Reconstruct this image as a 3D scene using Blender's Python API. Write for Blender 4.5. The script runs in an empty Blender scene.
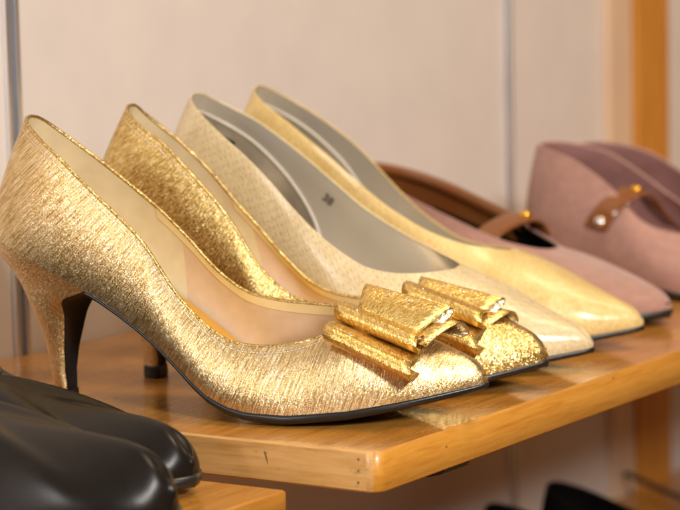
import bpy, bmesh, math, random
import numpy as np
from mathutils import Vector, Matrix

SC = bpy.context.scene
COL = SC.collection
R = math.radians

# ------------------------------------------------------------------ camera numbers
CAM_H = 0.20
FPX = 2500.0                       # focal length for a 680 px wide picture
PITCH = math.atan((255 + 44) / FPX)
ROLL = 0.022
SHELF_ANG = R(57.357)              # long direction of the shelf
U = Vector((math.cos(SHELF_ANG), math.sin(SHELF_ANG), 0))     # along the shelf, to the right and away
N = Vector((math.sin(SHELF_ANG), -math.cos(SHELF_ANG), 0))    # out of the wall, over the front edge
CORNER = Vector((0.0137, 0.9951, 0.0))                        # front corner of the shelf top

def W(u, v, z=0.0):
    """millimetres along the shelf, out from its front edge, up -> world"""
    return CORNER + U * (u * .001) + N * (v * .001) + Vector((0, 0, z * .001))

# ------------------------------------------------------------------ tags
def tag(o, label=None, cat=None, group=None, kind=None):
    if label: o['label'] = label
    if cat: o['category'] = cat
    if group: o['group'] = group
    if kind: o['kind'] = kind
    return o

def empty(name, loc, yaw=0.0, label=None, cat=None, group=None):
    o = bpy.data.objects.new(name, None)
    o.empty_display_size = .02
    COL.objects.link(o)
    o.location = loc
    o.rotation_euler = (0, 0, yaw)
    return tag(o, label, cat, group)

def link(name, me, mats, parent=None, smooth=True):
    o = bpy.data.objects.new(name, me)
    COL.objects.link(o)
    for m in (mats if isinstance(mats, (list, tuple)) else [mats]):
        me.materials.append(m)
    if smooth:
        for p in me.polygons: p.use_smooth = True
    if parent: o.parent = parent
    return o

# ------------------------------------------------------------------ materials
class MB:
    def __init__(self, name):
        self.m = bpy.data.materials.new(name); self.m.use_nodes = True
        self.nt = self.m.node_tree; self.n = self.nt.nodes; self.l = self.nt.links
        self.b = self.n['Principled BSDF']
    def node(self, t, **kw):
        x = self.n.new(t)
        for k, v in kw.items():
            if k in x.inputs: x.inputs[k].default_value = v
            else: setattr(x, k, v)
        return x
    def set(self, **kw):
        for k, v in kw.items():
            self.b.inputs[k.replace('_', ' ')].default_value = v
        return self
    def link(self, a, b): self.l.new(a, b)
    def coord(self, kind='Object', scale=(1, 1, 1), rot=(0, 0, 0)):
        tc = self.node('ShaderNodeTexCoord'); src = tc.outputs[kind]
        if any(rot):                       # turn first, then stretch
            r_ = self.node('ShaderNodeMapping'); r_.inputs['Rotation'].default_value = rot
            self.link(src, r_.inputs['Vector']); src = r_.outputs['Vector']
        mp = self.node('ShaderNodeMapping'); mp.inputs['Scale'].default_value = scale
        self.link(src, mp.inputs['Vector'])
        return mp.outputs['Vector']
    def edge_uv(self):
        u = self.node('ShaderNodeUVMap'); u.uv_map = 'Edge'; return u.outputs['UV']
    def noise(self, vec, scale=1., detail=3., rough=.5, dist=0.):
        x = self.node('ShaderNodeTexNoise'); x.inputs['Scale'].default_value = scale
        x.inputs['Detail'].default_value = detail; x.inputs['Roughness'].default_value = rough
        x.inputs['Distortion'].default_value = dist
        self.link(vec, x.inputs['Vector']); return x.outputs['Fac']
    def ramp(self, fac, stops):
        x = self.node('ShaderNodeValToRGB'); e = x.color_ramp.elements
        while len(e) > 1: e.remove(e[0])
        e[0].position = stops[0][0]; e[0].color = (*stops[0][1], 1)
        for p, c in stops[1:]:
            q = e.new(p); q.color = (*c, 1)
        self.link(fac, x.inputs['Fac']); return x.outputs['Color']
    def math(self, op, a, b=None):
        x = self.node('ShaderNodeMath', operation=op)
        for i, v in enumerate((a, b)):
            if v is None: continue
            if isinstance(v, (int, float)): x.inputs[i].default_value = v
            else: self.link(v, x.inputs[i])
        return x.outputs[0]
    def mix(self, fac, a, b, mode='MIX'):
        x = self.node('ShaderNodeMix', data_type='RGBA', blend_type=mode)
        for s, v in ((0, fac), (6, a), (7, b)):
            if isinstance(v, (int, float)): x.inputs[s].default_value = v
            elif isinstance(v, (tuple, list)): x.inputs[s].default_value = (*v, 1)
            else: self.link(v, x.inputs[s])
        return x.outputs[2]
    def bump(self, h, strength=.3, dist=.001, normal=None):
        x = self.node('ShaderNodeBump'); x.inputs['Strength'].default_value = strength
        x.inputs['Distance'].default_value = dist
        self.link(h, x.inputs['Height'])
        if normal is not None: self.link(normal, x.inputs['Normal'])
        return x.outputs['Normal']
    def flakes(self, vec, normal, k):
        """tiny facets: each voronoi cell tips the normal its own way"""
        v = self.node('ShaderNodeTexVoronoi'); v.inputs['Scale'].default_value = 1.
        self.link(vec, v.inputs['Vector'])
        s = self.node('ShaderNodeVectorMath', operation='SUBTRACT'); s.inputs[1].default_value = (.5, .5, .5)
        self.link(v.outputs['Color'], s.inputs[0])
        c = self.node('ShaderNodeVectorMath', operation='SCALE'); self.link(s.outputs[0], c.inputs[0])
        if isinstance(k, (int, float)): c.inputs['Scale'].default_value = k
        else: self.link(k, c.inputs['Scale'])
        a = self.node('ShaderNodeVectorMath', operation='ADD')
        self.link(normal, a.inputs[0]); self.link(c.outputs[0], a.inputs[1])
        nn = self.node('ShaderNodeVectorMath', operation='NORMALIZE'); self.link(a.outputs[0], nn.inputs[0])
        return nn.outputs[0]
    def base(self, c): self.link(c, self.b.inputs['Base Color'])
    def normal(self, c): self.link(c, self.b.inputs['Normal'])
    def rough(self, c): self.link(c, self.b.inputs['Roughness'])

def mat_gold(name, c_dark, c_mid, c_hi, rough=.33, flake=.3, cell=(2600, 900), streak=(1150, 60), bump=.45, rot=-.55, stitch=True, contrast=.12):
    """metal-thread cloth: fine parallel threads, each facet tipped a little"""
    m = MB(name).set(Metallic=1.0, Roughness=rough)
    uv = m.coord('UV')
    st = m.noise(m.coord('UV', (*streak, 1), (0, 0, rot)), 1., 2, .55, .05)
    fine = m.noise(m.coord('UV', (streak[0] * 2.6, streak[1] * 5, 1), (0, 0, rot)), 1., 2, .5)
    big = m.noise(uv, 45., 2)
    t = m.math('ADD', m.math('ADD', m.math('MULTIPLY', st, .55), m.math('MULTIPLY', fine, .30)), m.math('MULTIPLY', big, .15))
    col = m.ramp(t, [(.5 - contrast, c_dark), (.5, c_mid), (.5 + contrast, c_hi)])
    h = m.math('ADD', st, m.math('MULTIPLY', fine, .6))
    if stitch:                       # turned edge with a line of stitching: Edge V holds the distance from the rim
        sx = m.node('ShaderNodeSeparateXYZ'); m.link(m.edge_uv(), sx.inputs[0])
        d = m.math('ABSOLUTE', m.math('SUBTRACT', sx.outputs['Y'], .0032))
        line = m.math('LESS_THAN', d, .00030)
        dash = m.math('GREATER_THAN', m.math('FRACT', m.math('MULTIPLY', sx.outputs['X'], 560.)), .25)
        band = m.math('LESS_THAN', d, .0007)
        ld = m.math('MULTIPLY', line, dash)
        col = m.mix(m.math('MULTIPLY', band, .45), col, c_dark)
        col = m.mix(m.math('MULTIPLY', ld, .85), col, (.92, .82, .62))
        h = m.math('ADD', m.math('SUBTRACT', h, m.math('MULTIPLY', band, .9)), m.math('MULTIPLY', ld, 1.2))
    m.base(col)
    nb = m.bump(h, bump, .0004)
    m.normal(m.flakes(m.coord('UV', (*cell, 1), (0, 0, rot)), nb, flake))
    return m.m

def mat_cream(name, c1, c2, dots):
    m = MB(name).set(Roughness=.42, Metallic=.10, Coat_Weight=.30, Coat_Roughness=.16)
    uv = m.coord('UV')
    n1 = m.noise(uv, 60., 3)
    n2 = m.noise(m.coord('UV', (520, 190, 1), (0, 0, .4)), 1., 3, .6, .4)
    col = m.ramp(m.math('ADD', m.math('MULTIPLY', n1, .5), m.math('MULTIPLY', n2, .5)), [(.35, c1), (.65, c2)])
    # staggered rows of small pricked dots
    v = m.node('ShaderNodeTexVoronoi', feature='F1'); v.inputs['Scale'].default_value = 1.
    v.inputs['Randomness'].default_value = .18
    m.link(m.coord('UV', (300, 300, 1), (0, 0, .78)), v.inputs['Vector'])
    dot = m.ramp(v.outputs['Distance'], [(.14, (1, 1, 1)), (.30, (0, 0, 0))])
    col = m.mix(m.math('MULTIPLY', dot, dots), col, (.30, .17, .05))
    m.base(col)
    cr = m.noise(m.coord('UV', (900, 900, 1)), 1., 4, .6)
    h = m.math('SUBTRACT', m.math('ADD', m.math('MULTIPLY', cr, .35), m.math('MULTIPLY', n2, .5)), m.math('MULTIPLY', dot, dots * 1.2))
    vc = m.node('ShaderNodeTexVoronoi', feature='DISTANCE_TO_EDGE'); vc.inputs['Scale'].default_value = 1.
    m.link(m.coord('UV', (620, 430, 1), (0, 0, .35)), vc.inputs['Vector'])
    ck = m.math('MINIMUM', m.math('MULTIPLY', vc.outputs['Distance'], 5.), 1.)
    h = m.math('ADD', h, m.math('MULTIPLY', ck, .35))
    m.normal(m.flakes(m.coord('UV', (1500, 1500, 1)), m.bump(h, .55, .0005), .22))
    return m.m

def mat_simple(name, c, rough=.5, metal=0., bscale=400., bstr=.15, var=.12, coat=0., sheen=0., kind='Object', spec=.5):
    m = MB(name).set(Roughness=rough, Metallic=metal, Coat_Weight=coat, Coat_Roughness=.06, Sheen_Weight=sheen)
    m.b.inputs['Specular IOR Level'].default_value = spec
    v = m.coord(kind)
    n = m.noise(v, bscale * .12, 3)
    lo = tuple(x * (1 - var) for x in c); hi = tuple(min(1, x * (1 + var)) for x in c)
    m.base(m.ramp(n, [(.3, lo), (.7, hi)]))
    if bstr: m.normal(m.bump(m.noise(v, bscale, 4, .6), bstr, .0004))
    return m.m

def mat_wood(name, c_dark, c_mid, c_light, rough=.28, coat=.5, along=(1, 0, 0), scale=1., dents=0.):
    m = MB(name).set(Coat_Weight=coat, Coat_Roughness=.07)
    sc = [14 * scale if a else 190 * scale for a in along]
    v = m.coord('Object', sc)
    g = m.noise(v, 1., 5, .6, 1.2)
    v2 = m.coord('Object', [x * 3.7 for x in sc])
    f = m.noise(v2, 1., 3, .6)
    big = m.noise(m.coord('Object', [x * .18 for x in sc]), 1., 2)
    t = m.math('ADD', m.math('ADD', m.math('MULTIPLY', g, .5), m.math('MULTIPLY', f, .22)), m.math('MULTIPLY', big, .28))
    col = m.ramp(t, [(.36, c_dark), (.5, c_mid), (.64, c_light)])
    # scuffs and small dark specks
    sp = m.node('ShaderNodeTexVoronoi'); sp.inputs['Scale'].default_value = 42.
    m.link(m.coord('Object', (1, 1, 2.4), (0, 0, .5)), sp.inputs['Vector'])
    speck = m.ramp(sp.outputs['Distance'], [(.025, (1, 1, 1)), (.06, (0, 0, 0))])
    col = m.mix(m.math('MULTIPLY', speck, .7), col, (.05, .025, .012))
    if dents:
        d = m.noise(m.coord('Object', (60, 60, 160)), 1., 5, .75)
        dm = m.ramp(d, [(.60, (0, 0, 0)), (.70, (1, 1, 1))])
        col = m.mix(m.math('MULTIPLY', dm, dents), col, (.16, .085, .035))
    m.base(col)
    sm = m.noise(m.coord('Object', (18, 18, 18)), 1., 4, .6)
    rr = m.node('ShaderNodeMapRange'); rr.inputs['From Min'].default_value = .3; rr.inputs['From Max'].default_value = .7
    rr.inputs['To Min'].default_value = rough * .75; rr.inputs['To Max'].default_value = rough * 1.35
    m.link(sm, rr.inputs['Value']); m.rough(rr.outputs['Result'])
    m.normal(m.bump(m.math('ADD', g, m.math('MULTIPLY', f, .5)), .10, .0006))
    return m.m

M = {}
M['gold'] = mat_gold('gold_lurex', (.40, .255, .09), (.73, .53, .25), (.94, .81, .57), rough=.40, flake=.30, cell=(3100, 1900), streak=(1650, 80), bump=.32)
M['gold_coarse'] = mat_gold('gold_glitter', (.38, .23, .06), (.70, .49, .17), (.93, .77, .42), rough=.38, flake=.55, cell=(2700, 1800), streak=(1200, 170), bump=.42, rot=-.6)
M['gold_heel'] = mat_gold('gold_heel_wrap', (.42, .26, .09), (.72, .51, .23), (.93, .77, .50), rough=.40, flake=.6, cell=(2400, 1500), streak=(1500, 420), rot=.14, bump=.4, stitch=False)
M['piping'] = mat_gold('gold_piping', (.30, .18, .05), (.60, .42, .15), (.85, .68, .36), flake=.5, cell=(1600, 1600), streak=(900, 900), stitch=False)
M['bow'] = mat_gold('gold_bow_cloth', (.55, .33, .07), (.83, .57, .18), (.95, .76, .36), rough=.40, flake=.36, cell=(2600, 1800), streak=(900, 260), bump=.3, rot=.5, stitch=False)
M['bow_back'] = mat_gold('pale_bow_back', (.50, .38, .20), (.76, .64, .42), (.92, .82, .62), rough=.36, flake=.5, cell=(2000, 1600), streak=(900, 500), stitch=False)
M['lining_cream'] = mat_simple('cream_lining', (.70, .61, .40), .6, bscale=900, bstr=.12, var=.06)
M['lining_tan'] = mat_simple('tan_lining', (.66, .49, .335), .62, bscale=1500, bstr=.2, var=.05)
M['binding'] = mat_simple('cream_binding', (.80, .66, .36), .5, bscale=900, bstr=.1, var=.05)
M['insole_gold'] = mat_simple('amber_insole', (.90, .58, .13), .24, metal=.8, bscale=300, bstr=.08, var=.08)
M['sole'] = mat_simple('black_sole', (.012, .012, .013), .34, bscale=500, bstr=.1)
M['breast'] = mat_simple('black_heel_front', (.010, .009, .009), .42, bscale=500, bstr=.05)
M['cream'] = mat_cream('cream_dotted_leather', (.66, .51, .27), (.80, .67, .41), .30)
M['yellow'] = mat_cream('yellow_cream_leather', (.66, .46, .16), (.80, .61, .26), .16)
M['grey_lining'] = mat_simple('grey_satin_lining', (.74, .68, .57), .30, metal=.55, bscale=130, bstr=.35, var=.12)
M['pad'] = mat_simple('dark_heel_pad', (.30, .245, .175), .55, bscale=300, bstr=.2, var=.5)
M['pad_edge'] = mat_simple('pale_pad_edge', (.62, .57, .48), .35, bscale=300, bstr=.1)
M['mauve'] = mat_simple('mauve_suede', (.40, .225, .18), .9, bscale=1500, bstr=.3, var=.10, sheen=.35, spec=.15)
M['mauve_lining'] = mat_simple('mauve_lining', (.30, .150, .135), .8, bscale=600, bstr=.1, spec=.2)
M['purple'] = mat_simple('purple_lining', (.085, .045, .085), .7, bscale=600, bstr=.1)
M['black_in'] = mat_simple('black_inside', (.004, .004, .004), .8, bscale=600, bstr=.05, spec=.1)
M['patent'] = mat_simple('brown_patent', (.20, .068, .018), .10, bscale=60, bstr=.05, coat=.3, var=.15)
M['tan_sock'] = mat_simple('tan_sock', (.55, .28, .09), .55, bscale=600, bstr=.1)
M['silver'] = mat_simple('silver_stud', (.85, .84, .82), .16, metal=1., bscale=200, bstr=0.)
M['amber'] = mat_simple('amber_buckle', (.85, .48, .06), .15, metal=1., bscale=200, bstr=0.)
M['black_leather'] = mat_simple('black_leather', (.008, .006, .005), .33, bscale=420, bstr=.10, var=.3, coat=.0, spec=.24)
M['ink'] = mat_simple('dark_ink', (.13, .105, .07), .6, bscale=300, bstr=0.)
M['scar'] = mat_simple('dark_wood_scar', (.17, .085, .035), .7, bscale=300, bstr=0.)
M['wood_top'] = mat_wood('varnished_wood', (.35, .135, .019), (.51, .218, .034), (.61, .30, .056), rough=.26, coat=.5)
M['wood_edge'] = mat_wood('wood_front_edge', (.42, .165, .018), (.58, .25, .032), (.66, .32, .055), rough=.36, coat=.25, scale=1.2)
M['wood_end'] = mat_wood('wood_end_edge', (.44, .225, .062), (.60, .335, .11), (.68, .41, .155), rough=.42, coat=.15, along=(0, 1, 0), scale=1.1, dents=.55)
M['wood_post'] = mat_wood('wood_post', (.44, .165, .018), (.57, .235, .032), (.65, .30, .05), rough=.4, coat=.2, along=(0, 0, 1))
M['wall'] = mat_simple('pinkish_panel', (.675, .615, .575), .5, bscale=240, bstr=.05, var=.03)
M['panel_tan'] = mat_simple('tan_batten', (.66, .48, .33), .55, bscale=120, bstr=.05, var=.05)
M['alu'] = mat_simple('aluminium', (.80, .80, .83), .32, metal=.9, bscale=120, bstr=.05)
M['slot'] = mat_simple('dark_slot', (.16, .17, .20), .5, bscale=120, bstr=.0)
M['bracket'] = mat_simple('dark_bracket', (.03, .028, .03), .3, bscale=120, bstr=.05)

# ------------------------------------------------------------------ curve helpers
def crom(P, n):
    """Catmull-Rom through P (k,d), n samples per span, uniform in the index"""
    P = np.asarray(P, float); k = len(P)
    Q = np.vstack([2 * P[0] - P[1], P, 2 * P[-1] - P[-2]])
    out = []
    for i in range(k - 1):
        p0, p1, p2, p3 = Q[i], Q[i + 1], Q[i + 2], Q[i + 3]
        for j in range(n):
            t = j / n
            out.append(.5 * ((2 * p1) + (p2 - p0) * t + (2 * p0 - 5 * p1 + 4 * p2 - p3) * t * t + (3 * p1 - p0 - 3 * p2 + p3) * t ** 3))
    out.append(P[-1]); return np.array(out)

def grid_mesh(name, G, flip=False, uv=None, close_v=False):
    """G (rows, cols, 3) metres -> mesh with UVs (rows, cols, 2)"""
    r, c = G.shape[:2]
    verts = [tuple(p) for p in G.reshape(-1, 3)]
    faces = []; fu = []
    for i in range(r - 1):
        for j in range(c - (0 if close_v else 1)):
            j2 = (j + 1) % c
            f = [i * c + j, i * c + j2, (i + 1) * c + j2, (i + 1) * c + j]
            faces.append(f[::-1] if flip else f)
    me = bpy.data.meshes.new(name)
    me.from_pydata(verts, [], faces)
    if uv is not None:
        fl = uv.reshape(-1, 2)
        L = me.uv_layers.new(name='UVMap')
        for p in me.polygons:
            for li in p.loop_indices:
                L.data[li].uv = fl[me.loops[li].vertex_index]
    me.update()
    return me

def tube_mesh(name, P, rad, k=8, closed=False):
    P = np.asarray(P, float); n = len(P)
    G = np.zeros((n, k, 3)); UV = np.zeros((n, k, 2))
    up = np.array([0, 0, 1.]); acc = 0
    for i in range(n):
        a = P[(i - 1) % n] if (closed or i > 0) else P[i]
        b = P[(i + 1) % n] if (closed or i < n - 1) else P[i]
        t = b - a; t /= (np.linalg.norm(t) + 1e-12)
        x = np.cross(t, up)
        if np.linalg.norm(x) < 1e-4: x = np.cross(t, [0, 1, 0])
        x /= np.linalg.norm(x); y = np.cross(x, t)
        if i: acc += np.linalg.norm(P[i] - P[i - 1])
        rr = rad[i] if hasattr(rad, '__len__') else rad
        for j in range(k):
            an = 2 * math.pi * j / k
            G[i, j] = P[i] + rr * (math.cos(an) * x + math.sin(an) * y)
            UV[i, j] = (acc, rr * an)
    if closed:
        G = np.vstack([G, G[:1]]); UV = np.vstack([UV, UV[:1]])
    return grid_mesh(name, G, uv=UV, close_v=True)

def box_mesh(name, lo, hi, bevel=.0, seg=2):
    bm = bmesh.new(); bmesh.ops.create_cube(bm, size=1)
    for v in bm.verts:
        v.co = Vector([lo[i] + (v.co[i] + .5) * (hi[i] - lo[i]) for i in range(3)])
    if bevel: bmesh.ops.bevel(bm, geom=bm.edges[:], offset=bevel, segments=seg, affect='EDGES', profile=.6)
    me = bpy.data.meshes.new(name); bm.to_mesh(me); bm.free(); return me

def add_solid(o, th, off=-1):
    s = o.modifiers.new('thick', 'SOLIDIFY'); s.thickness = th; s.offset = off
    return s

# ------------------------------------------------------------------ shoes
def interp(x, xs, ys): return float(np.interp(x, xs, ys))

class Shoe:
    """A shoe body from matched stations. feather: (s, w) plan of the lower edge; top: (s, w, z) of the opening's
    edge, then the ridge of the vamp. Both lists run heel -> toe, millimetres. 'near' is w < 0."""
    def __init__(s, name, loc, yaw, feather, zf, top_near, top_far, throat, label, group, flip=1,
                 n=7, rows=26, bulge=(3.0, 2.0), cat='shoe', vamp=.58):
        s.root = empty(name, loc, yaw, label, cat, group)
        s.flip = flip; s.throat = throat; s.n = n; s.rows = rows; s.vamp = vamp
        s.zf = zf; s.feather_pts = feather
        s.sides = {}
        for sd, top in ((-1, top_near), (1, top_far)):
            F = crom([(a, b * sd) for a, b in feather], n)
            Z = np.array([interp(q, *zf) for q in F[:, 0]])
            B = np.column_stack([F, Z])
            T = crom([(a, b * sd, z) for a, b, z in top], n)
            s.sides[sd] = s.patch(B, T, sd, bulge)
    def patch(s, B, T, sd, bulge):
        cols = len(B); G = np.zeros((s.rows, cols, 3)); D = np.zeros((s.rows, cols, 3))
        tan = np.gradient(B[:, :2], axis=0)
        tan[0] = (0, sd); tan[-1] = (tan[-1][0] * .2, -sd)
        acc = 0
        for j in range(cols):
            t = tan[j] / (np.linalg.norm(tan[j]) + 1e-9)
            out = np.array([t[1], -t[0]]) * sd            # outward from the plan
            if out @ np.array([0, sd]) < -1e-6: out = -out
            if j == 0: out = np.array([-1., 0])
            if j == cols - 1: out = np.array([1., 0])
            o3 = np.array([out[0], out[1], 0])
            b, tp = B[j], T[j]
            L = np.linalg.norm(tp - b); i = j / s.n
            k = min(1., max(0., (i - (s.throat - 4)) / 4.))   # 0 side wall, 1 closed vamp
            k = k * k * (3 - 2 * k)
            h = abs(tp[2] - b[2])
            c1s = b + (tp - b) * .33 + o3 * bulge[0] * 1.33
            c2s = b + (tp - b) * .68 + o3 * bulge[1] * 1.33
            hw = abs(b[1])
            c1v = b + np.array([0, 0, 1]) * h * .62 + o3 * min(1.6, hw * .2)
            c2v = tp + np.array([0, sd, 0]) * hw * s.vamp + np.array([0, 0, -.02 * h])
            fade = min(1., hw / 12.)
            if k > .5 and fade < 1:
                j1, j0 = min(cols - 1, j + 1), j - 1
                sl = (T[j1][2] - T[j0][2]) / (abs(T[j1][0] - T[j0][0]) + 1e-6)
                c2v = c2v * fade + (tp + np.array([out[0], out[1], max(-1.2, sl) * out[0]]) * h * .5) * (1 - fade)
            c1 = c1s * (1 - k) + c1v * k; c2 = c2s * (1 - k) + c2v * k
            v = np.linspace(0, 1, s.rows)[:, None]
            G[:, j] = (1 - v) ** 3 * b + 3 * (1 - v) ** 2 * v * c1 + 3 * (1 - v) * v * v * c2 + v ** 3 * tp
            if j: acc += np.linalg.norm((G[:, j] - G[:, j - 1]).mean(0))
            seg = np.linalg.norm(np.diff(G[:, j], axis=0), axis=1)
            up = np.concatenate([[0], np.cumsum(seg)])
            D[:, j, 0] = acc
            D[:, j, 1] = (up[-1] - up) * -sd
            D[:, j, 2] = up[-1] - up + (0 if i <= s.throat else 100)
        return G, D
    def offset(s, G, d, sd):
        """push a patch inward by d mm"""
        du = np.gradient(G, axis=1); dv = np.gradient(G, axis=0)
        nn = np.cross(du, dv) * sd
        nn /= (np.linalg.norm(nn, axis=2, keepdims=True) + 1e-9)
        # make it point inwards (towards the centre plane / down)
        ref = np.zeros_like(G); ref[..., 0] = np.clip(G[..., 0], 10, 170) - G[..., 0]
        ref[..., 1] = -G[..., 1]; ref[..., 2] = -3
        sg = np.sign((nn * ref).sum(2, keepdims=True)); sg[sg == 0] = 1
        med = np.sign(np.median(sg)); nn = nn * med
        return G + nn * d
    def fl(s, G):
        G = np.array(G, float) * .001
        G[..., 1] *= s.flip
        return G
    def both(s, name, mat, inset=0., c0=0, c1=None, r0=0, r1=None, parent=None, weld=True, lift=0.):
        """one mesh out of the two side patches"""
        bm = bmesh.new(); L = bm.loops.layers.uv.new('UVMap'); L2 = bm.loops.layers.uv.new('Edge')
        for sd in (-1, 1):
            G, D = s.sides[sd]
            if inset: G = s.offset(G, inset, sd)
            G = s.fl(G[r0:r1, c0:c1]); D2 = D[r0:r1, c0:c1] * .001
            r, c = G.shape[:2]
            vs = [[bm.verts.new(G[i, j]) for j in range(c)] for i in range(r)]
            for i in range(r - 1):
                for j in range(c - 1):
                    q = [(i, j), (i, j + 1), (i + 1, j + 1), (i + 1, j)]
                    if (sd * s.flip > 0) != (inset > 0): q = q[::-1]
                    f = bm.faces.new([vs[a][b] for a, b in q])
                    for lp, (a, b) in zip(f.loops, q): lp[L].uv = D2[a, b, :2]; lp[L2].uv = D2[a, b, ::2]
        if weld: bmesh.ops.remove_doubles(bm, verts=bm.verts[:], dist=.00004)
        me = bpy.data.meshes.new(name); bm.to_mesh(me); bm.free()
        return link(name, me, mat, parent or s.root)
    def strip(s, name, mat, sd, inset, c0, c1, r0, r1, parent=None):
        G, D = s.sides[sd]
        if inset: G = s.offset(G, inset, sd)
        G = s.fl(G[r0:r1, c0:c1])
        return link(name, grid_mesh(name, G, uv=D[r0:r1, c0:c1, :2] * .001, flip=(sd * s.flip > 0) != (inset > 0)), mat, parent or s.root)
    def edge_curve(s, row=-1, inset=0., c1=None):
        c1 = c1 if c1 is not None else s.throat * s.n + 1
        A = s.sides[-1][0]; B = s.sides[1][0]
        if inset: A = s.offset(A, inset, -1); B = s.offset(B, inset, 1)
        A = A[row, :c1]; B = B[row, :c1]
        return s.fl(np.vstack([A[::-1], B[1:]]))
    def piping(s, mat, rad=.9, name='piping', row=-1, inset=.6, c1=None, near=None):
        P = s.edge_curve(row, inset, c1)
        if near is not None: P = P[(c1 - 1) - near:]
        return link(name, tube_mesh(name, P, rad * .001, 8), mat, s.root)
    def plan(s):
        A = s.sides[-1][0][0]; B = s.sides[1][0][0]
        return A, B
    def insole(s, mat, raise_=2.2, inset=1.5, name='insole', c0=2, c1=None):
        A, B = s.plan(); A = A[c0:c1].copy(); B = B[c0:c1].copy()
        k = 9; G = np.zeros((len(A), k, 3))
        for i in range(len(A)):
            for j in range(k):
                t = j / (k - 1); p = A[i] * (1 - t) + B[i] * t
                hw = abs(A[i, 1])
                p[1] *= max(0, (hw - inset)) / max(hw, 1e-3)
                p[2] += raise_ + 1.6 * (2 * t - 1) ** 4
                G[i, j] = p
        return link(name, grid_mesh(name, s.fl(G), flip=s.flip < 0), mat, s.root)
    def outsole(s, mat, th_fn, c0, grow=.7, tuck=1.2, name='outsole'):
        A, B = s.plan(); n = len(A); bm = bmesh.new()
        rings = []
        for i in range(c0, n):
            ring = []
            for P, sd in ((A[i], -1), (B[i], 1)):
                hw = abs(P[1]); x = P[0]
                th = th_fn(x)
                g = grow if hw > 2 else grow * hw / 2
                ex = grow * (1 - min(1, hw / 14.)) if i > n * .7 else 0
                ring.append([(x + ex, sd * (hw + g * .4), P[2] + .15), (x + ex, sd * (hw + g), P[2] - th * .45),
                             (x + ex * .5, sd * max(0, hw - tuck * min(1, hw / 4)), P[2] - th)])
            a, b = ring
            rings.append([a[0], a[1], a[2], (a[2][0], a[2][1] * .5, a[2][2] - .25), (a[2][0], 0, a[2][2] - .3),
                          (b[2][0], b[2][1] * .5, b[2][2] - .25), b[2], b[1], b[0]])
        G = s.fl(np.array(rings))
        me = grid_mesh(name, G, flip=s.flip > 0)
        bm.from_mesh(me)
        # close the top
        r, c = G.shape[:2]; bm.verts.ensure_lookup_table()
        for i in range(r - 1):
            try: bm.faces.new([bm.verts[i * c], bm.verts[i * c + c - 1], bm.verts[(i + 1) * c + c - 1], bm.verts[(i + 1) * c]])
            except ValueError: pass
        bmesh.ops.remove_doubles(bm, verts=bm.verts[:], dist=.00002)
        bmesh.ops.recalc_face_normals(bm, faces=bm.faces[:])
        bm.to_mesh(me); bm.free()
        return link(name, me, mat, s.root)

def zf_line(pts): return ([p[0] for p in pts], [p[1] for p in pts])

FEATHER = [(-31, 0), (-29.5, 9), (-24, 16.5), (-13, 22.5), (2, 25), (20, 26), (38, 26.5), (55, 27.5), (72, 30.5), (88, 34),
           (104, 36), (122, 36.5), (138, 34.5), (150, 31.5), (162, 27), (172, 22.2), (181, 17.2), (189, 12.2), (196, 7.2), (201, 3.2), (203, 0)]
ZF = zf_line([(-31, 78), (-24, 77), (-13, 73), (0, 67), (10, 62), (20, 57.5), (30, 52.5), (40, 46.5), (50, 39.8), (60, 32.4),
              (69, 25), (78, 17.2), (86, 11.6), (96, 7.5), (105, 5.7), (124, 5.2), (150, 7.4), (170, 10.6), (185, 13.4), (196, 15.6), (203, 17)])
TOP_LAT = [(-13, 0, 131), (-12, 6, 130.5), (-8, 13, 128), (2, 20, 121.5), (13, 24, 114), (28, 26, 101), (42, 26.5, 89), (55, 27, 76.5),
           (70, 27.5, 55.5), (84, 28, 42), (98, 29, 35), (116, 28, 34), (130, 24.5, 36.5), (141, 17, 40), (148, 8, 43), (151, 0, 43.8),
           (162, 0, 40.5), (174, 0, 36.2), (186, 0, 31.5), (196, 0, 27), (203, 0, 19.5)]
TOP_MED = [(-13, 0, 131), (-12.5, 6, 130), (-10, 13, 126.5), (-2, 20, 118.5), (9, 24, 109.5), (24, 26.5, 97.5), (39, 27, 85.5), (53, 27, 72.5),
           (66, 27.5, 59), (80, 28, 49.5), (95, 28.5, 46), (112, 27, 45), (128, 23, 45), (140, 16.5, 44.8), (148, 8, 44), (151, 0, 43.8),
           (162, 0, 40.5), (174, 0, 36.2), (186, 0, 31.5), (196, 0, 27), (203, 0, 19.5)]
# the plain cream court shoe: straighter opening that ends in a shallow point
TOP_C_LAT = [(-9, 0, 133), (-8, 6, 132), (-4, 13, 128.5), (6, 20, 121.5), (18, 24, 113), (32, 26, 102.5), (45, 26.5, 90.5), (57, 27, 78),
             (70, 27, 66), (82, 27, 57.5), (94, 27, 51), (106, 25.5, 48.2), (117, 21, 47.6), (126, 14, 48), (132, 6, 48.6), (134, 0, 49),
             (148, 0, 43.5), (163, 0, 36), (178, 0, 29), (191, 0, 23), (200, 0, 15)]
TOP_C_MED = [(-9, 0, 133), (-8, 6, 132.5), (-6, 13, 130), (3, 20, 124), (15, 24, 117), (29, 26, 107), (43, 26.5, 96.5), (56, 27, 86),
             (70, 27, 75), (82, 27, 67.5), (94, 26.5, 61), (106, 24, 56), (117, 19.5, 52.5), (126, 12.5, 50.5), (132, 5.5, 49.4), (134, 0, 49),
             (148, 0, 43.5), (163, 0, 36), (178, 0, 29), (191, 0, 23), (200, 0, 15)]
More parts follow.
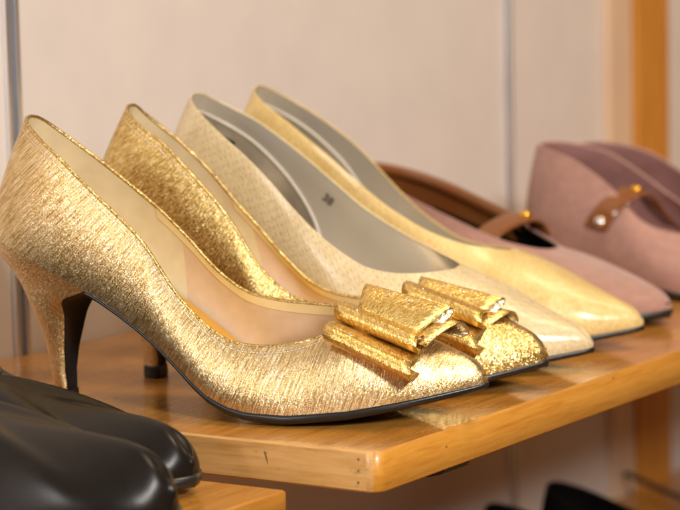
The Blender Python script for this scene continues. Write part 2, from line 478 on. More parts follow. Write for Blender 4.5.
FEATHER_C = [(-29, 0), (-27.5, 9), (-22, 16.5), (-11, 22.5), (4, 25), (20, 26), (38, 26.5), (55, 27.5), (72, 30.5), (86, 33.5),
             (101, 35.5), (118, 36), (134, 34), (147, 31), (159, 26.5), (169, 22), (178, 17.2), (186, 12.2), (193, 7.4), (198.5, 3.4), (200.5, 0)]
ZF_C = zf_line([(-31, 78), (-24, 77), (-13, 73), (0, 67), (10, 62), (20, 57.5), (30, 52.5), (40, 46.5), (50, 39.8), (60, 32.4),
                (69, 25), (78, 17.2), (86, 11.6), (96, 7.5), (105, 5.5), (124, 5.0), (150, 6.0), (170, 7.6), (185, 9.6), (196, 11.4), (201, 12.5)])

def stiletto(sh, mat_wrap, mat_black, sb, sf, hwz, foot=6., feather=FEATHER, zf=ZF):
    """heel wrapped at back and sides, black front, black top piece"""
    K = 26
    fx = [p[0] for p in feather]; fw = [p[1] for p in feather]
    s_front = 25.0
    prof = []                       # D outline: a along (0 back .. 1 front), side sign
    m = 13
    half = [(1 - math.cos(math.pi * .5 * i / m)) for i in range(m + 1)]
    outline = [(a, -1) for a in half[::-1]] + [(a, 1) for a in half[1:]]
    rows = []
    for k in range(K):
        q = (k / (K - 1)) ** 1.15
        ring = []
        for a, sd in outline:
            s_top = -30.4 + (s_front + 30.4) * a
            z_top = interp(s_top, *zf) + .35
            z = z_top + (foot - z_top) * q
            sbk = interp(z, *sb); sfr = interp(z, *sf)
            s0 = sbk + (sfr - sbk) * a
            eb = min(1, q * 5); ef = min(1, q * 10); eq = eb + (ef - eb) * a * a
            ss = s_top * (1 - eq) + s0 * eq
            dw = math.sqrt(max(0, 1 - (1 - a) ** 2.3)) if a < .999 else 1.
            dw *= 1 - .16 * max(0, (a - .8) / .2) ** 2
            w_top = interp(s_top, fx, fw) - .3
            w_low = interp(z, *hwz) * dw
            e = 1 - (1 - min(1, q * 3.2)) ** 1.6
            w = max(0, w_top) * (1 - e) + w_low * e
            ring.append((ss, sd * w, z))
        rows.append(ring)
    G = np.array(rows)
    uv = np.zeros(G.shape[:2] + (2,))
    for k in range(K):
        uv[k, :, 0] = (np.concatenate([[0], np.cumsum(np.linalg.norm(np.diff(G[min(k, 8) if k < 8 else 8], axis=0), axis=1))]) - 40) * .001; uv[k, :, 1] = (K - k) * .0030
    me = grid_mesh('heel', sh.fl(G), uv=uv, flip=sh.flip < 0)
    heel = link('heel', me, mat_wrap, sh.root)
    # black front: a patch between the two front corners, standing 0.4 mm proud
    A = G[:, 0]; B = G[:, -1]; c = 9
    P = np.zeros((K, c, 3))
    for k in range(K):
        for j in range(c):
            t = j / (c - 1); p = A[k] * (1 - t) + B[k] * t
            p[0] += .45 + (1.2 * (1 - (2 * t - 1) ** 2) * -1 if k > 4 else 0)
            P[k, j] = p
    fr = link('heel_front', grid_mesh('heel_front', sh.fl(P), flip=sh.flip < 0), mat_black, sh.root)
    # top piece on the ground
    base = G[-1]
    T = []
    for z, g in ((foot + .1, 1.0), (foot - .8, 1.10), (.7, 1.12), (0., 1.06)):
        cx = base[:, 0].mean()
        T.append([(cx + (p[0] - cx) * g + .25, p[1] * g, z) for p in base] + [(cx + (base[0][0] - cx) * g + .25, 0, z)])
    T.append([(base[:, 0].mean(), 0, 0.)] * len(T[0]))
    tp = link('heel_tip', grid_mesh('heel_tip', sh.fl(np.array(T)), flip=sh.flip < 0, close_v=True), mat_black, sh.root, smooth=False)
    return heel

SB = ([0, 6, 12, 23, 34, 44, 55, 61, 70, 78], [-5.5, -5.5, -5.7, -7, -9.7, -14, -19.5, -24, -29.5, -31])
SF = ([0, 6, 15, 25, 33, 38, 44, 48, 52, 60], [3.8, 3.6, 3.2, 4.0, 5.4, 6.2, 7.4, 8.6, 12, 20])
HWZ = ([0, 6, 15, 25, 33, 48, 60, 78], [5.6, 5.6, 6.6, 8.6, 10.8, 15.5, 18.5, 22])

def pull(L, a, b):
    """squeeze the stations beyond s = 120 so that the toe ends at b instead of a"""
    return [((q[0] if q[0] < 120 else 120 + (q[0] - 120) * (b - 120) / (a - 120)),) + tuple(q[1:]) for q in L]
FEATHER_2 = pull([(a, b * (.86 if a < 60 else 1)) for a, b in FEATHER], 203, 194)
ZF_2 = (ZF[0], [z - (1.5 if a > 150 else 0) for a, z in zip(*ZF)])
TOP_2N = pull([(-9, 0, 131.5), (-8.5, 5, 131), (-6, 10, 128), (3, 15.5, 121.5), (15, 18.5, 114), (28, 20, 101.5), (39, 20.5, 90), (49, 21, 78),
          (63, 21.5, 57), (78, 22, 44.5), (94, 23, 40), (112, 22.5, 40), (128, 19, 41.5), (140, 13.5, 43), (148, 6.5, 43.6), (151, 0, 43.8),
          (162, 0, 40.3), (174, 0, 35.8), (186, 0, 30.6), (196, 0, 25.5), (203, 0, 17)], 203, 194)
TOP_2F = pull([(-9, 0, 131.5), (-8.5, 5, 131), (-6.5, 10, 127.5), (0, 15.5, 120.5), (11, 18.5, 111), (24, 20, 98), (37, 20.5, 83), (47, 21, 72),
          (61, 21.5, 56.5), (76, 22, 43.5), (94, 23, 38), (112, 22.5, 38), (128, 19, 40.5), (140, 13.5, 42.6), (148, 6.5, 43.6), (151, 0, 43.8),
          (162, 0, 40.3), (174, 0, 35.8), (186, 0, 30.6), (196, 0, 25.5), (203, 0, 17)], 203, 194)
def sole_th(x): return interp(x, [20, 60, 90, 120, 160, 195, 205], [2.2, 2.4, 3.4, 4.0, 3.6, 2.8, 2.2])

def gold_pump(loc, yaw, label, flip, upper, feather, zf, tn, tf):
    sh = Shoe('pump', loc, yaw, feather, zf, tn, tf, 15, label, 'pair of gold pumps', flip)
    n = sh.n
    sh.both('upper', upper)
    c_mid = 7 * n - 2
    lin = sh.both('heel_lining', M['lining_cream'], inset=1.3, c0=0, c1=c_mid + 1)
    sh.both('vamp_lining', M['lining_tan'], inset=1.3, c0=c_mid)
    for sd in (-1, 1):
        sh.strip('binding', M['binding'], sd, 1.55, c_mid - 6, 15 * n + 1, 22, 26)
    sh.piping(M['piping'])
    sh.insole(M['insole_gold'], raise_=4.2)
    sh.outsole(M['sole'], sole_th, 5 * n + 2)
    stiletto(sh, M['gold_heel'], M['breast'], SB, SF, HWZ, feather=feather, zf=zf)
    return sh

PSI = R(-21)
g1 = gold_pump(Vector((-.1274, 1.1315 - .0, 0)), PSI, 'pale gold stiletto pump nearest the front corner of the shelf, its whole side in view', 1, M['gold'], FEATHER, ZF, TOP_LAT, TOP_MED)
g2 = gold_pump(Vector((-.0905, 1.194, 0)), R(-18), 'glittering gold stiletto pump tucked between its twin and the dotted cream shoe', 1, M['gold_coarse'], FEATHER_2, ZF_2, TOP_2N, TOP_2F)

def stud(name, p, r, mat, parent, squash=.55, axis=None):
    bm = bmesh.new(); bmesh.ops.create_uvsphere(bm, u_segments=12, v_segments=8, radius=r)
    for v in bm.verts: v.co.z *= squash
    me = bpy.data.meshes.new(name); bm.to_mesh(me); bm.free()
    o = link(name, me, mat, parent); o.location = p
    if axis is not None: o.rotation_mode = 'QUATERNION'; o.rotation_quaternion = Vector((0, 0, 1)).rotation_difference(Vector(axis))
    return o

def sweep(name, prof_l, prof_r, mat, parent, n=9, th=.7, seed=0, closed=False, back=None):
    """ribbon: profile points at the back end and at the toe end (s, w, z mm), straight rulings between"""
    rnd = random.Random(seed)
    A = crom(prof_l, 6); B = crom(prof_r, 6)
    G = np.zeros((n, len(A), 3))
    for i in range(n):
        t = i / (n - 1)
        G[i] = A * (1 - t) + B * t
        if 0 < i < n - 1:
            for k in range(len(A)):
                G[i, k] += np.array([0, .12 * math.sin(k * .9 + i * 2.1 + seed), .12 * math.sin(k * 1.3 + i * 1.7 + seed)])
    uv = np.zeros(G.shape[:2] + (2,))
    for i in range(n):
        d = np.concatenate([[0], np.cumsum(np.linalg.norm(np.diff(G[i], axis=0), axis=1))])
        uv[i, :, 1] = d * .001; uv[i, :, 0] = i / (n - 1) * .042
    o = link(name, grid_mesh(name, G * .001, uv=uv), [mat, back or mat], parent)
    sd = o.modifiers.new('thick', 'SOLIDIFY'); sd.thickness = th * .001; sd.offset = 0
    sd.material_offset = 1 if back else 0
    return o

def make_bow(sh, ds, dz, lds=0., ldz=0., dw=0., seed=1):
    """pleated ribbon lying along the near side of the vamp with a wide loop over the middle"""
    bow = sh.root
    def roll(c, r, a0, a1, k):
        return [(c[0], c[1] + r * math.cos(math.radians(a0 + (a1 - a0) * i / k)), c[2] + r * math.sin(math.radians(a0 + (a1 - a0) * i / k))) for i in range(k + 1)]
    def pleat(cu, cl, tuck, slope):
        # from under the loop, over the upper roll, back under it, out over the lower roll, back under
        P = [(cu[0], cu[1] + 11, cu[2] + 2.4), (cu[0], cu[1] + 5, cu[2] + 3.6)]
        P += roll(cu, 3.5, 80, 265, 7)
        P += [(cu[0], cu[1] + 3.2, cu[2] - 3.0), (cu[0], cu[1] + 4.6, cu[2] - 4.4), (cu[0], cu[1] + 2.0, cu[2] - 4.9)]
        P += [(cl[0], cl[1] + 4.5, cl[2] + 3.9)]
        P += roll(cl, 3.3, 80, 275, 7)
        P += [(cl[0], cl[1] + 5, cl[2] - 2.6), (cl[0], cl[1] + 9, cl[2] - 1.6)]
        return P
    def sh_(p): return (p[0] + ds, p[1] + dw, p[2] + dz)
    uL, uR = sh_((139.3, -12, 47.6)), sh_((178.8, -19, 35.3))
    lL, lR = sh_((140, -28, 40.6)), sh_((179.2, -29, 24.5))
    pl = sweep('bow', pleat(uL, lL, 0, 0), pleat(uR, lR, 0, 0), M['bow'], bow, seed=seed)
    def lp(p): return (p[0] + ds + lds, p[1] + dw, p[2] + dz + ldz)
    L_ = [lp(q) for q in ((148, -9.5, 45.5), (148, -8, 50), (147.7, -4, 54.5), (147.5, 1.2, 57.6), (147.8, 3.0, 57.0), (148, 2.4, 55), (148.3, -1, 51.5), (148.6, -4.5, 48), (149, -8, 45))]
    R_ = [lp(q) for q in ((174, -12.6, 36.8), (178, -10.6, 41.0), (183, -6.5, 45.4), (187, -2.2, 48.8), (188.4, -.9, 48.2), (188.4, -1.8, 46.6), (186, -4.8, 43.4), (182, -8.6, 39.8), (177.5, -12.3, 36.2))]
    loop = sweep('loop', L_, R_, M['bow_back'], pl, seed=seed + 3, back=M['bow'])
    L2 = [lp(q) for q in ((150, -10, 42.5), (150, -6, 46.5), (150, 0, 50), (150, 5, 49.6), (151, 10.5, 46), (151.5, 13, 43.4), (151, 8, 42.6))]
    R2 = [lp(q) for q in ((180, -13.4, 33.8), (185, -10, 38.6), (190, -5.5, 42.0), (192, -.5, 42.6), (192.5, 5, 40), (192, 9, 36.6), (190, 5, 35.4))]
    sweep('loop', L2, R2, M['bow_back'], pl, seed=seed + 5, back=M['bow'])
    # small metal studs along the folds
    def onp(a, b, t, w, z): return Vector((a[0] + (b[0] - a[0]) * t, a[1] + (b[1] - a[1]) * t + w, a[2] + (b[2] - a[2]) * t + z)) * .001
    for t in (.28, .62, .9): stud('stud', onp(lL, lR, t, .8, 3.5), .00085, M['silver'], pl, .7)
    for t in (.24,): stud('stud', onp(uL, uR, t, .4, 3.8), .0008, M['silver'], pl, .7)
    for t, w in ((.30, -1.5), (.55, -2.4), (.84, -1.4)): stud('stud', onp(L_[3], R_[3], t, w, -.9), .00085, M['silver'], pl, .7)
    return pl

def cream_pump(loc, yaw, label, flip, upper, dl):
    sh = Shoe('court_shoe', loc, yaw, FEATHER_C, ZF_C, TOP_C_LAT, TOP_C_MED, 15, label, 'pair of cream court shoes', flip)
    n = sh.n
    sh.both('upper', upper)
    sh.both('lining', M['grey_lining'], inset=1.3)
    sh.piping(upper, .5, 'edge_binding', inset=.5)
    sh.insole(M['grey_lining'])
    sh.outsole(M['sole'], lambda x: sole_th(x) * .95, 5 * n + 2)
    stiletto(sh, upper, M['breast'], SB, SF, HWZ, feather=FEATHER_C, zf=ZF_C)
    # heel grip: dark pad inside the back with a pale rolled edge
    cend = 6 * n + 5
    for sd in (-1, 1):
        G, D = sh.sides[sd]
        Gi = sh.offset(G, 1.9, sd)
        rows = Gi.shape[0]; K = 14
        P = np.zeros((K, cend, 3))
        for j in range(cend):
            t = j / (cend - 1)
            vtop = .10 + .74 * math.sqrt(max(0, 1 - t ** 4))
            for k in range(K):
                v = .06 + (vtop - .06) * k / (K - 1)
                x = v * (rows - 1); a = int(x); f = x - a
                P[k, j] = Gi[a, j] * (1 - f) + Gi[min(a + 1, rows - 1), j] * f
        pad = link('heel_grip', grid_mesh('heel_grip', sh.fl(P), flip=(sd * flip > 0) != True), M['pad'], sh.root)
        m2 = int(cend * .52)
        dark_patch = link('heel_dark_patch', grid_mesh('heel_dark_patch', sh.fl(sh.offset(P, .25, sd)[2:12, :m2]), flip=(sd * flip > 0) != True), M['black_in'], pad)  # plain black patch over the rear half of the grip
        link('grip_edge', tube_mesh('grip_edge', sh.fl(P[-1]), .0008, 8), M['pad_edge'], pad)
    return sh

make_bow(g1, 0, 0)
make_bow(g2, -9.6, -1.2, lds=-4, ldz=-5.6, seed=7)

lat = Vector((-math.sin(R(-21)), math.cos(R(-21)), 0)); alo = Vector((math.cos(R(-21)), math.sin(R(-21)), 0))
P2 = Vector((-.0905, 1.194, 0))
c3 = cream_pump(P2 + lat * .070 + alo * .002, R(-24), 'pale cream dotted court shoe beside the gold pumps, size stamp inside its grey lining', 1, M['cream'], True)
# worn size stamp on the far wall of the lining
Gs = c3.sides[1][0]; Gi_ = c3.offset(Gs, 1.6, 1)
p0, pu, pv = (Vector(c3.fl(Gi_[a, b])) for a, b in ((19, 47), (19, 50), (22, 47)))
xd = (pu - p0).normalized(); nd = xd.cross(pv - p0).normalized(); yd = nd.cross(xd)
tcu = bpy.data.curves.new('size_stamp', 'FONT'); tcu.body = '38'; tcu.size = .0060; tcu.extrude = .00008; tcu.offset = .00022
tcu.align_x = 'CENTER'; tcu.align_y = 'CENTER'
tmp = bpy.data.objects.new('size_stamp_curve', tcu); COL.objects.link(tmp)
me_t = bpy.data.meshes.new_from_object(tmp.evaluated_get(bpy.context.evaluated_depsgraph_get())); bpy.data.objects.remove(tmp)
to = link('size_stamp', me_t, M['ink'], None, smooth=False)
to.parent = [c for c in c3.root.children if c.name.startswith('lining')][0]
to.matrix_local = Matrix(((xd.x, yd.x, nd.x, p0.x), (xd.y, yd.y, nd.y, p0.y), (xd.z, yd.z, nd.z, p0.z), (0, 0, 0, 1)))

c4 = cream_pump(P2 + lat * .140 + alo * .008, R(-23), 'yellowish cream court shoe standing between the dotted cream shoe and the mauve strap shoes', -1, M['yellow'], True)

# ------------------------------------------------------------------ mauve strap shoes
FEATHER_M = [(0, 0), (1.5, 10), (7, 18), (18, 24), (33, 27), (48, 28), (64, 29), (80, 31), (95, 34), (110, 36.5),
             (124, 38), (137, 38), (149, 36.8), (160, 34.5), (170, 31), (179, 27), (187, 22.5), (194, 17), (200, 11), (204.5, 5), (206, 0)]
ZF_M = zf_line([(0, 27), (30, 25), (50, 22), (75, 14), (95, 8), (115, 4.8), (150, 4.5), (180, 6), (206, 8.5)])
TOP_M = [(3, 0, 80), (4, 7, 79.8), (8, 14, 79), (17, 20, 77.5), (29, 23.5, 75), (43, 25, 71.5), (57, 26, 67), (70, 26.5, 62),
         (83, 26.5, 57), (96, 26, 52), (108, 24, 47), (119, 20.5, 43), (128, 16, 40.5), (134, 11, 39), (138, 5.5, 38.3), (139.5, 0, 38),
         (154, 0, 33.5), (169, 0, 29), (183, 0, 24.5), (196, 0, 19.5), (205.5, 0, 11)]
TOP_M6 = [(8, 0, 86), (9, 7, 85.8), (12, 14, 85.4), (20, 20, 84), (30, 23.5, 81.5), (41, 25, 78), (53, 26, 71.5), (65, 26.5, 64),
          (77, 26.5, 56), (89, 26, 49), (101, 24, 44), (112, 20.5, 41), (121, 16, 39.5), (128, 11, 38.5), (132, 5.5, 38.1), (134, 0, 38),
          (150, 0, 33.5), (166, 0, 29), (182, 0, 24.5), (196, 0, 19.5), (205.5, 0, 11)]

TOP_M6N = [(8, 0, 86), (9, 7, 85.8), (12, 14, 85.4), (20, 20, 84), (30, 23.5, 81.5), (41, 25, 78), (53, 26, 71.5), (65, 26.5, 63.5),
           (74, 26.5, 55), (83, 26, 46), (94, 24, 40), (107, 20.5, 37), (118, 16, 36.4), (126, 11, 36.8), (131, 5.5, 37.4), (134, 0, 38),
           (150, 0, 33.5), (166, 0, 29), (182, 0, 24.5), (196, 0, 19.5), (205.5, 0, 11)]
def block_heel(sh, mat, mat_tip, s1=48., name='heel'):
    A, B = sh.plan(); rows = []
    idx = [i for i in range(len(A)) if A[i, 0] <= s1]
    for lev in range(6):
        q = lev / 5; ring = []
        pts = [A[i] for i in idx[::-1]] + [B[i] for i in idx[1:]]
        for p in pts:
            z = p[2] + .3 + (2.2 - p[2]) * q
            ring.append((p[0] + 4 * q * (1 - p[0] / s1), p[1] * (1 - .10 * q), z))
        ring.append((s1 - 3 * q, 0, ring[0][2]))
        rows.append(ring)
    link(name, grid_mesh(name, sh.fl(np.array(rows)), flip=sh.flip < 0, close_v=True), mat, sh.root)
    base = np.array(rows[-1]); T = [base]
    for z in (2.0, 0.0):
        r = base.copy(); r[:, 2] = z; r[:, 1] *= 1.02; T.append(r)
    r = base.copy(); r[:] = (s1 * .5, 0, 0); T.append(r)
    link('heel_tip', grid_mesh('heel_tip', sh.fl(np.array(T)), flip=sh.flip < 0, close_v=True), mat_tip, sh.root, smooth=False)

def strap(sh, pts, width, name='strap', th=1.8):
    """band over the instep: pts (s, w, z) centre line, width along s"""
    C = crom(pts, 6); k = len(C); W_ = 5
    G = np.zeros((k, W_, 3))
    for i in range(k):
        for j in range(W_):
            t = j / (W_ - 1) - .5
            G[i, j] = C[i] + np.array([t * width, 0, -.28 * t * width])
    o = link(name, grid_mesh(name, sh.fl(G)), M['patent'], sh.root)
    add_solid(o, th * .001, 0)
    b = o.modifiers.new('bev', 'BEVEL'); b.width = .0005; b.segments = 2
    return o

def mauve_shoe(u, v, label, top, st, collar, flip=1, yaw=None):
    loc = W(u, v)
    sh = Shoe('strap_shoe', loc, SHELF_ANG - math.pi / 2 if yaw is None else yaw, FEATHER_M, ZF_M, top[0], top[1], 15, label, 'pair of mauve strap shoes', flip)
    n = sh.n
    sh.both('upper', M['mauve'])
    cm = 5 * n
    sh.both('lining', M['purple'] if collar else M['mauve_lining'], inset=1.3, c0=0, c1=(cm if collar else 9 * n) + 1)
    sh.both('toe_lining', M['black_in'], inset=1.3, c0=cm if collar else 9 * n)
    if collar:
        sh.both('collar', M['patent'], inset=2.2, c0=0, c1=9 * n, r0=17, r1=26)
        sh.piping(M['patent'], 3.4, 'collar_edge', inset=1.8, c1=10 * n, near=n)
        sh.piping(M['mauve'], .8, 'edge_binding')
    else:
        sh.piping(M['mauve'], .9, 'edge_binding')
    sh.insole(M['tan_sock'] if collar else M['mauve_lining'], c1=(7 if collar else 10) * n)
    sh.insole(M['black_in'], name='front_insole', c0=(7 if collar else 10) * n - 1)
    sh.outsole(M['sole'], lambda x: 4.2, 2 * n, grow=1.2)
    block_heel(sh, M['mauve'], M['sole'])
    st(sh)
    return sh

def st5(sh):
    b = strap(sh, [(103, -31, 31), (104, -28.5, 39), (106, -19, 46.5), (110, -5, 52), (114, 9, 54), (116, 17, 51), (117, 23, 44)], 13)
    stud('buckle', (.1142, .010, .0552), .004, M['amber'], b)
    stud('rivet', (.105, -.0295, .037), .003, M['silver'], b, axis=(0, -1, .3))
def st6(sh):
    b = strap(sh, [(60, -32.5, 40), (63, -32, 46), (68, -30, 53), (74, -24, 58.5), (78, -16, 60.5), (80, -8, 57), (82, 4, 46), (83, 22, 36)], 13)
    stud('buckle', (.0778, -.016, .0618), .0042, M['amber'], b)
    stud('rivet', (.0625, -.0338, .044), .0034, M['silver'], b, axis=(0, -1, .3))

m5 = mauve_shoe(364, -247, 'mauve suede strap shoe with brown patent collar, its squared toe beside the yellowish cream toe', (TOP_M, TOP_M), st5, True)
m6 = mauve_shoe(482, -187, 'mauve suede shoe with a short brown strap and silver stud, before the wooden post', (TOP_M6N, TOP_M6), st6, False)

def st7(sh): pass
TOP_M7 = [(a, b, z - (0 if a > 130 else 5.5) * (1 - a / 134)) for a, b, z in TOP_M6]
m7 = mauve_shoe(547, -193, 'mauve suede shoe mostly hidden behind the silver studded strap shoe', (TOP_M7, TOP_M7), st7, False)

# ------------------------------------------------------------------ black shoes on the lower shelf
FEATHER_B = [(0, 0), (1.5, 11), (8, 20), (20, 27), (36, 30), (54, 31), (72, 32), (92, 34), (112, 37), (132, 39.5),
             (150, 41), (166, 41), (180, 40), (193, 38), (205, 35), (215, 31.5), (224, 27), (231, 21.5), (237, 14.5), (240.5, 7), (242, 0)]
ZF_B = zf_line([(0, 24), (50, 21), (80, 13), (110, 7), (150, 6), (200, 6.5), (242, 9)])
def top_b(dz):
    T = [(4, 0, 70), (5, 7, 69.8), (9, 14, 69), (18, 19, 67), (31, 22, 64), (46, 23, 61), (61, 24, 57), (76, 24.5, 53.5),
         (91, 24, 50), (104, 22.5, 47), (116, 20, 45), (125, 17, 44), (131, 13, 43.4), (135, 8.5, 43), (137.5, 4.2, 42.8), (138.5, 0, 42.6),
         (160, 0, 36), (183, 0, 33.8), (206, 0, 31.5), (228, 0, 27), (241, 0, 15)]
    return [(a, b, z + dz + (1.5 * min(1, max(0, (a - 195) / 25)) if dz else 2 * min(1, max(0, (a - 195) / 25)))) for a, b, z in T]
Z_LOW = -17.5
def black_shoe(u, v, label, flip, yaw, dz):
    loc = W(u, v, Z_LOW)
    def sq(a): return a if a > 120 else 120 - (120 - a) * .87      # keeps the heel clear of the wall
    sh = Shoe('flat_shoe', loc, yaw, [(sq(a), b * .81) for a, b in FEATHER_B], ([sq(a) for a in ZF_B[0]], ZF_B[1]), [(sq(a), b, z) for a, b, z in top_b(dz)], [(sq(a), b, z) for a, b, z in top_b(dz)], 15, label, 'pair of black leather shoes', flip, vamp=.5)
    sh.both('upper', M['black_leather'])
    sh.both('lining', M['black_in'], inset=1.4)
    sh.piping(M['black_leather'], 1.1, 'edge_binding')
    sh.insole(M['breast'])
    sh.outsole(M['sole'], lambda x: 4.6, 2 * sh.n, grow=1.7, tuck=.4, name='welted_sole')
    block_heel(sh, M['sole'], M['sole'], 66.)
    return sh
YB = SHELF_ANG - math.pi / 2
b1 = black_shoe(-37, -308, 'black leather flat shoe on the lower shelf, against the end of the upper shelf', 1, YB, 0)
b2 = black_shoe(-106, -275, 'black leather flat shoe foremost of its pair, cut off by the lower left picture edge', -1, YB + R(2.5), 4.5)

# ------------------------------------------------------------------ two black shoes on the bottom shelf, only their heels reach into the frame
def low_shoe(u, v, label, flip, dz):
    top = [(a, b * .8, z + dz * max(0, 1 - a / 140) - 9 * math.sin(math.pi * min(1, a / 140.))) for a, b, z in TOP_M]
    sh = Shoe('court_shoe', W(u, v, -207), YB, FEATHER_M, ZF_M, top, top, 15, label, 'black shoes on the bottom shelf', flip)
    sh.piping(M['black_leather'], .7, 'edge_binding')
    sh.both('upper', M['black_in']); sh.both('lining', M['black_in'], inset=1.3)
    sh.insole(M['black_in'])
    sh.outsole(M['sole'], lambda x: 4.2, 2 * sh.n, grow=1.2); block_heel(sh, M['black_in'], M['sole'])
low_shoe(527, -204, 'black shoe on the bottom shelf whose raised heel end shows under the orange shelf', 1, -5)
low_shoe(462, -212, 'black shoe on the bottom shelf of which just a sliver of the heel shows', -1, -7)

# ------------------------------------------------------------------ shelves, wall, posts
def shelf_frame(name, label, cat, group=None, u=0, v=0, z=0):
    return empty(name, W(u, v, z), SHELF_ANG, label, cat, group)
# local x = along the shelf (u), local y = towards the wall (-v)

root = shelf_frame('shelf', 'orange varnished wooden shelf carrying the gold, cream and mauve shoes', 'shelf')
def board(name, root, L, D, T, mats, x0=0., rc=.006):
    """board from x0 to L, y 0..D, z 0..-T with a rounded vertical front corner"""
    top, edge, end = mats
    bm = bmesh.new(); pts = []
    for k in range(7):
        a = math.pi * .5 * k / 6
        pts.append((x0 + rc - rc * math.cos(a), rc - rc * math.sin(a)))
    pts = [(x0, D)] + pts + [(L, 0), (L, D)]
    e = .0009
    cx, cy = (x0 + L) * .5, D * .5
    def ring(z, ins):
        return [bm.verts.new((x + ins * (1 if x < cx else -1), y + ins * (1 if y < cy else -1), z)) for x, y in pts]
    r0 = ring(0, e); r1 = ring(-e, 0); r2 = ring(-T + e, 0); r3 = ring(-T, e)
    n = len(pts)
    f = bm.faces.new(r0); f.material_index = 0
    if f.normal.z < 0: pass
    bm.faces.new(r3[::-1]).material_index = 1
    for a, b in ((r0, r1), (r1, r2), (r2, r3)):
        for i in range(n):
            j = (i + 1) % n
            q = bm.faces.new([a[i], a[j], b[j], b[i]])
            q.material_index = 2 if (i == 0 or i < 3) else 1
            q.smooth = 0 < i < n - 2
    bmesh.ops.recalc_face_normals(bm, faces=bm.faces[:])
    me = bpy.data.meshes.new(name); bm.to_mesh(me); bm.free()
    o = link(name, me, [top, edge, end], root, smooth=False)
    return o
board('board', root, 1.10, .297, .0172, (M['wood_top'], M['wood_edge'], M['wood_end']))
# nail holes and a split in the end grain
for y, z, r in ((.0095, -.0035, .0006), (.0096, -.0082, .00045), (.0098, -.0132, .0006)):
    h = stud('nail_hole', (-.00005, y, z), r, M['scar'], root, .3, axis=(-1, 0, 0))
bk = bmesh.new()
V_ = [bk.verts.new(p) for p in ((-.00012, .0560, -.0042), (-.00012, .0553, -.0068), (-.00012, .0540, -.0100), (-.00012, .0546, -.0064), (-.00012, .0556, -.0041))]
bk.faces.new(V_); mek = bpy.data.meshes.new('split'); bk.to_mesh(mek); bk.free()
link('split', mek, M['scar'], root, smooth=False)
# dark clip under the front edge
bmc = bmesh.new()
prof = [(-.0178, .012), (-.0178, .040), (-.0240, .040), (-.0258, .020), (-.0235, .012)]
for x in (.072, .096):
    bmc.faces.new([bmc.verts.new((x, y, z)) for z, y in prof])
bmc.verts.ensure_lookup_table()
for i in range(5):
    j = (i + 1) % 5
    bmc.faces.new([bmc.verts[i], bmc.verts[j], bmc.verts[5 + j], bmc.verts[5 + i]])
bmesh.ops.recalc_face_normals(bmc, faces=bmc.faces[:])
bmesh.ops.bevel(bmc, geom=bmc.edges[:], offset=.0008, segments=2, affect='EDGES')
me = bpy.data.meshes.new('clip'); bmc.to_mesh(me); bmc.free()
link('clip', me, M['bracket'], root, smooth=False)

root2 = shelf_frame('shelf', 'lower orange wooden shelf under the black shoes, its corner below the upper shelf', 'shelf', u=-8.5, v=-40, z=Z_LOW)
me_l = board('board', root2, .0, .257, .018, (M['wood_top'], M['wood_edge'], M['wood_end']), x0=-.9)

root3 = shelf_frame('shelf', 'wooden shelf at the very bottom, below the orange shelf and in its shade', 'shelf', u=-300, v=20, z=-207)
board('board', root3, 1.6, .316, .018, (M['wood_top'], M['wood_edge'], M['wood_end']))

wl = link('wall', box_mesh('wall', (-1.2, .2985, -.9), (2.2, .32, 1.6)), M['wall'], None, smooth=False)
wl.location = CORNER; wl.rotation_euler = (0, 0, SHELF_ANG)
tag(wl, 'pinkish beige panelled wall behind the shelf of shoes', 'wall', kind='structure')

def standard(u, label, w=10.):
    r = empty('shelf_standard', W(u, -298.3, -600), SHELF_ANG, label, 'shelf standard', 'metal strips on the wall')
    h = w * .0005
    link('rail', box_mesh('rail', (-h, -.0022, 0), (-h * .45, .0, 1.8), .0003), M['alu'], r, smooth=False)
    link('rail', box_mesh('rail', (h * .45, -.0022, 0), (h, .0, 1.8), .0003), M['alu'], r, smooth=False)
    link('slot', box_mesh('slot', (-h * .44, -.0008, 0), (h * .44, .0, 1.8)), M['slot'] if u < 400 else M['alu'], r, smooth=False)
    return r
standard(135, 'slim metal strip with a dark slot, on the wall behind the gold heel', 11)
standard(656, 'blurred pale metal strip on the wall above the mauve shoes', 11)

bt = empty('batten', W(820, -298.3, -600), SHELF_ANG, 'pale tan vertical batten on the wall, left of the orange post', 'batten')
link('board', box_mesh('board', (-.018, -.006, 0), (.019, 0, 1.8), .001), M['panel_tan'], bt, smooth=False)
po = empty('post', W(868, -298.3, -600), SHELF_ANG, 'orange wooden post standing against the wall behind the mauve shoes', 'post')
link('timber', box_mesh('timber', (-.0265, -.009, 0), (.029, 0, 1.8), .0015), M['wood_post'], po, smooth=False)

ba = empty('bracket_arm', W(812, -288, -190), SHELF_ANG, 'dark slanting metal arm low down, crossing in front of the orange post', 'bracket')
pts = [Vector((.004, .001, .0008)), Vector((-.027, -.055, -.0055)), Vector((-.05, -.105, -.0105))]
link('arm', tube_mesh('arm', [tuple(p) for p in pts], .0022, 10), M['bracket'], ba)

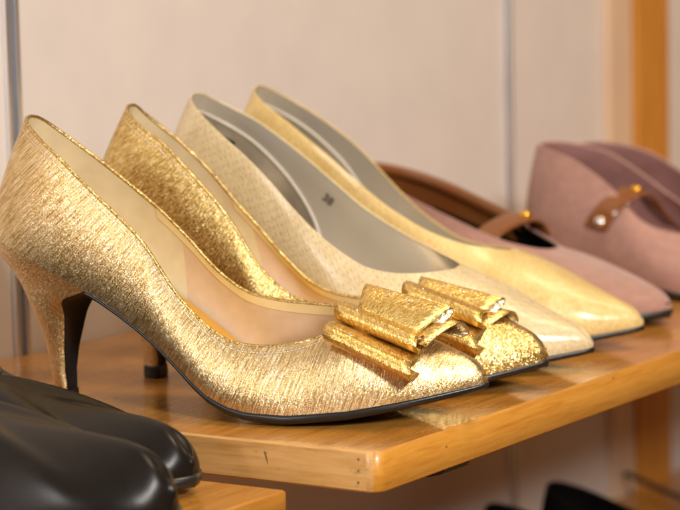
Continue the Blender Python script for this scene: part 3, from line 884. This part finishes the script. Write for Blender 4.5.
# ------------------------------------------------------------------ lights
def area(name, loc, target, size, power, color, size_y=None):
    L = bpy.data.lights.new(name, 'AREA'); L.energy = power; L.color = color; L.size = size
    if size_y: L.shape = 'RECTANGLE'; L.size_y = size_y
    o = bpy.data.objects.new(name, L); COL.objects.link(o); o.location = loc
    o.rotation_euler = (Vector(target) - Vector(loc)).to_track_quat('-Z', 'Y').to_euler()
    return o
TGT = (.05, 1.15, .03)
area('key_lamp', (.70, -.30, .74), TGT, .24, 27, (1, .95, .90))
area('front_left_lamp', (-.95, .05, .40), TGT, .30, 9.5, (1, .97, .95))
area('ceiling_lamp', (.55, 1.05, 1.25), (.2, 1.25, 0), .45, 9, (1, .78, .54))
w = bpy.data.worlds.new('World'); SC.world = w; w.use_nodes = True
wn = w.node_tree; bg = wn.nodes['Background']
tc = wn.nodes.new('ShaderNodeTexCoord'); sx = wn.nodes.new('ShaderNodeSeparateXYZ'); rp = wn.nodes.new('ShaderNodeValToRGB')
mr = wn.nodes.new('ShaderNodeMapRange'); mr.inputs['From Min'].default_value = -1; mr.inputs['From Max'].default_value = 1
wn.links.new(tc.outputs['Generated'], sx.inputs[0]); wn.links.new(sx.outputs['Z'], mr.inputs['Value']); wn.links.new(mr.outputs['Result'], rp.inputs['Fac'])
e = rp.color_ramp.elements
e[0].position = .40; e[0].color = (.85, .43, .14, 1)      # the room's floor and lower fittings
e[1].position = .95; e[1].color = (1.0, .88, .74, 1)       # the lit ceiling
q = e.new(.55); q.color = (.42, .245, .115, 1)
wn.links.new(rp.outputs['Color'], bg.inputs['Color']); bg.inputs['Strength'].default_value = .30

# ------------------------------------------------------------------ camera
cd = bpy.data.cameras.new('camera'); cam = bpy.data.objects.new('camera', cd); COL.objects.link(cam)
cd.sensor_width = 36; cd.lens = FPX / 680 * 36; cd.clip_start = .05; cd.clip_end = 50
Fv = Vector((0, math.cos(PITCH), -math.sin(PITCH))); r0 = Vector((1, 0, 0)); u0 = Vector((0, math.sin(PITCH), math.cos(PITCH)))
cr = math.sqrt(1 - ROLL * ROLL)
Rv = r0 * cr - u0 * ROLL; Uv = r0 * ROLL + u0 * cr
cam.matrix_world = Matrix(((Rv.x, Uv.x, -Fv.x, 0), (Rv.y, Uv.y, -Fv.y, 0), (Rv.z, Uv.z, -Fv.z, CAM_H), (0, 0, 0, 1)))
cd.dof.use_dof = True; cd.dof.focus_distance = 1.085; cd.dof.aperture_fstop = 11
SC.camera = cam
SC.view_settings.view_transform = 'Standard'; SC.view_settings.look = 'None'
SC.view_settings.exposure = 0.08; SC.view_settings.gamma = 1.0
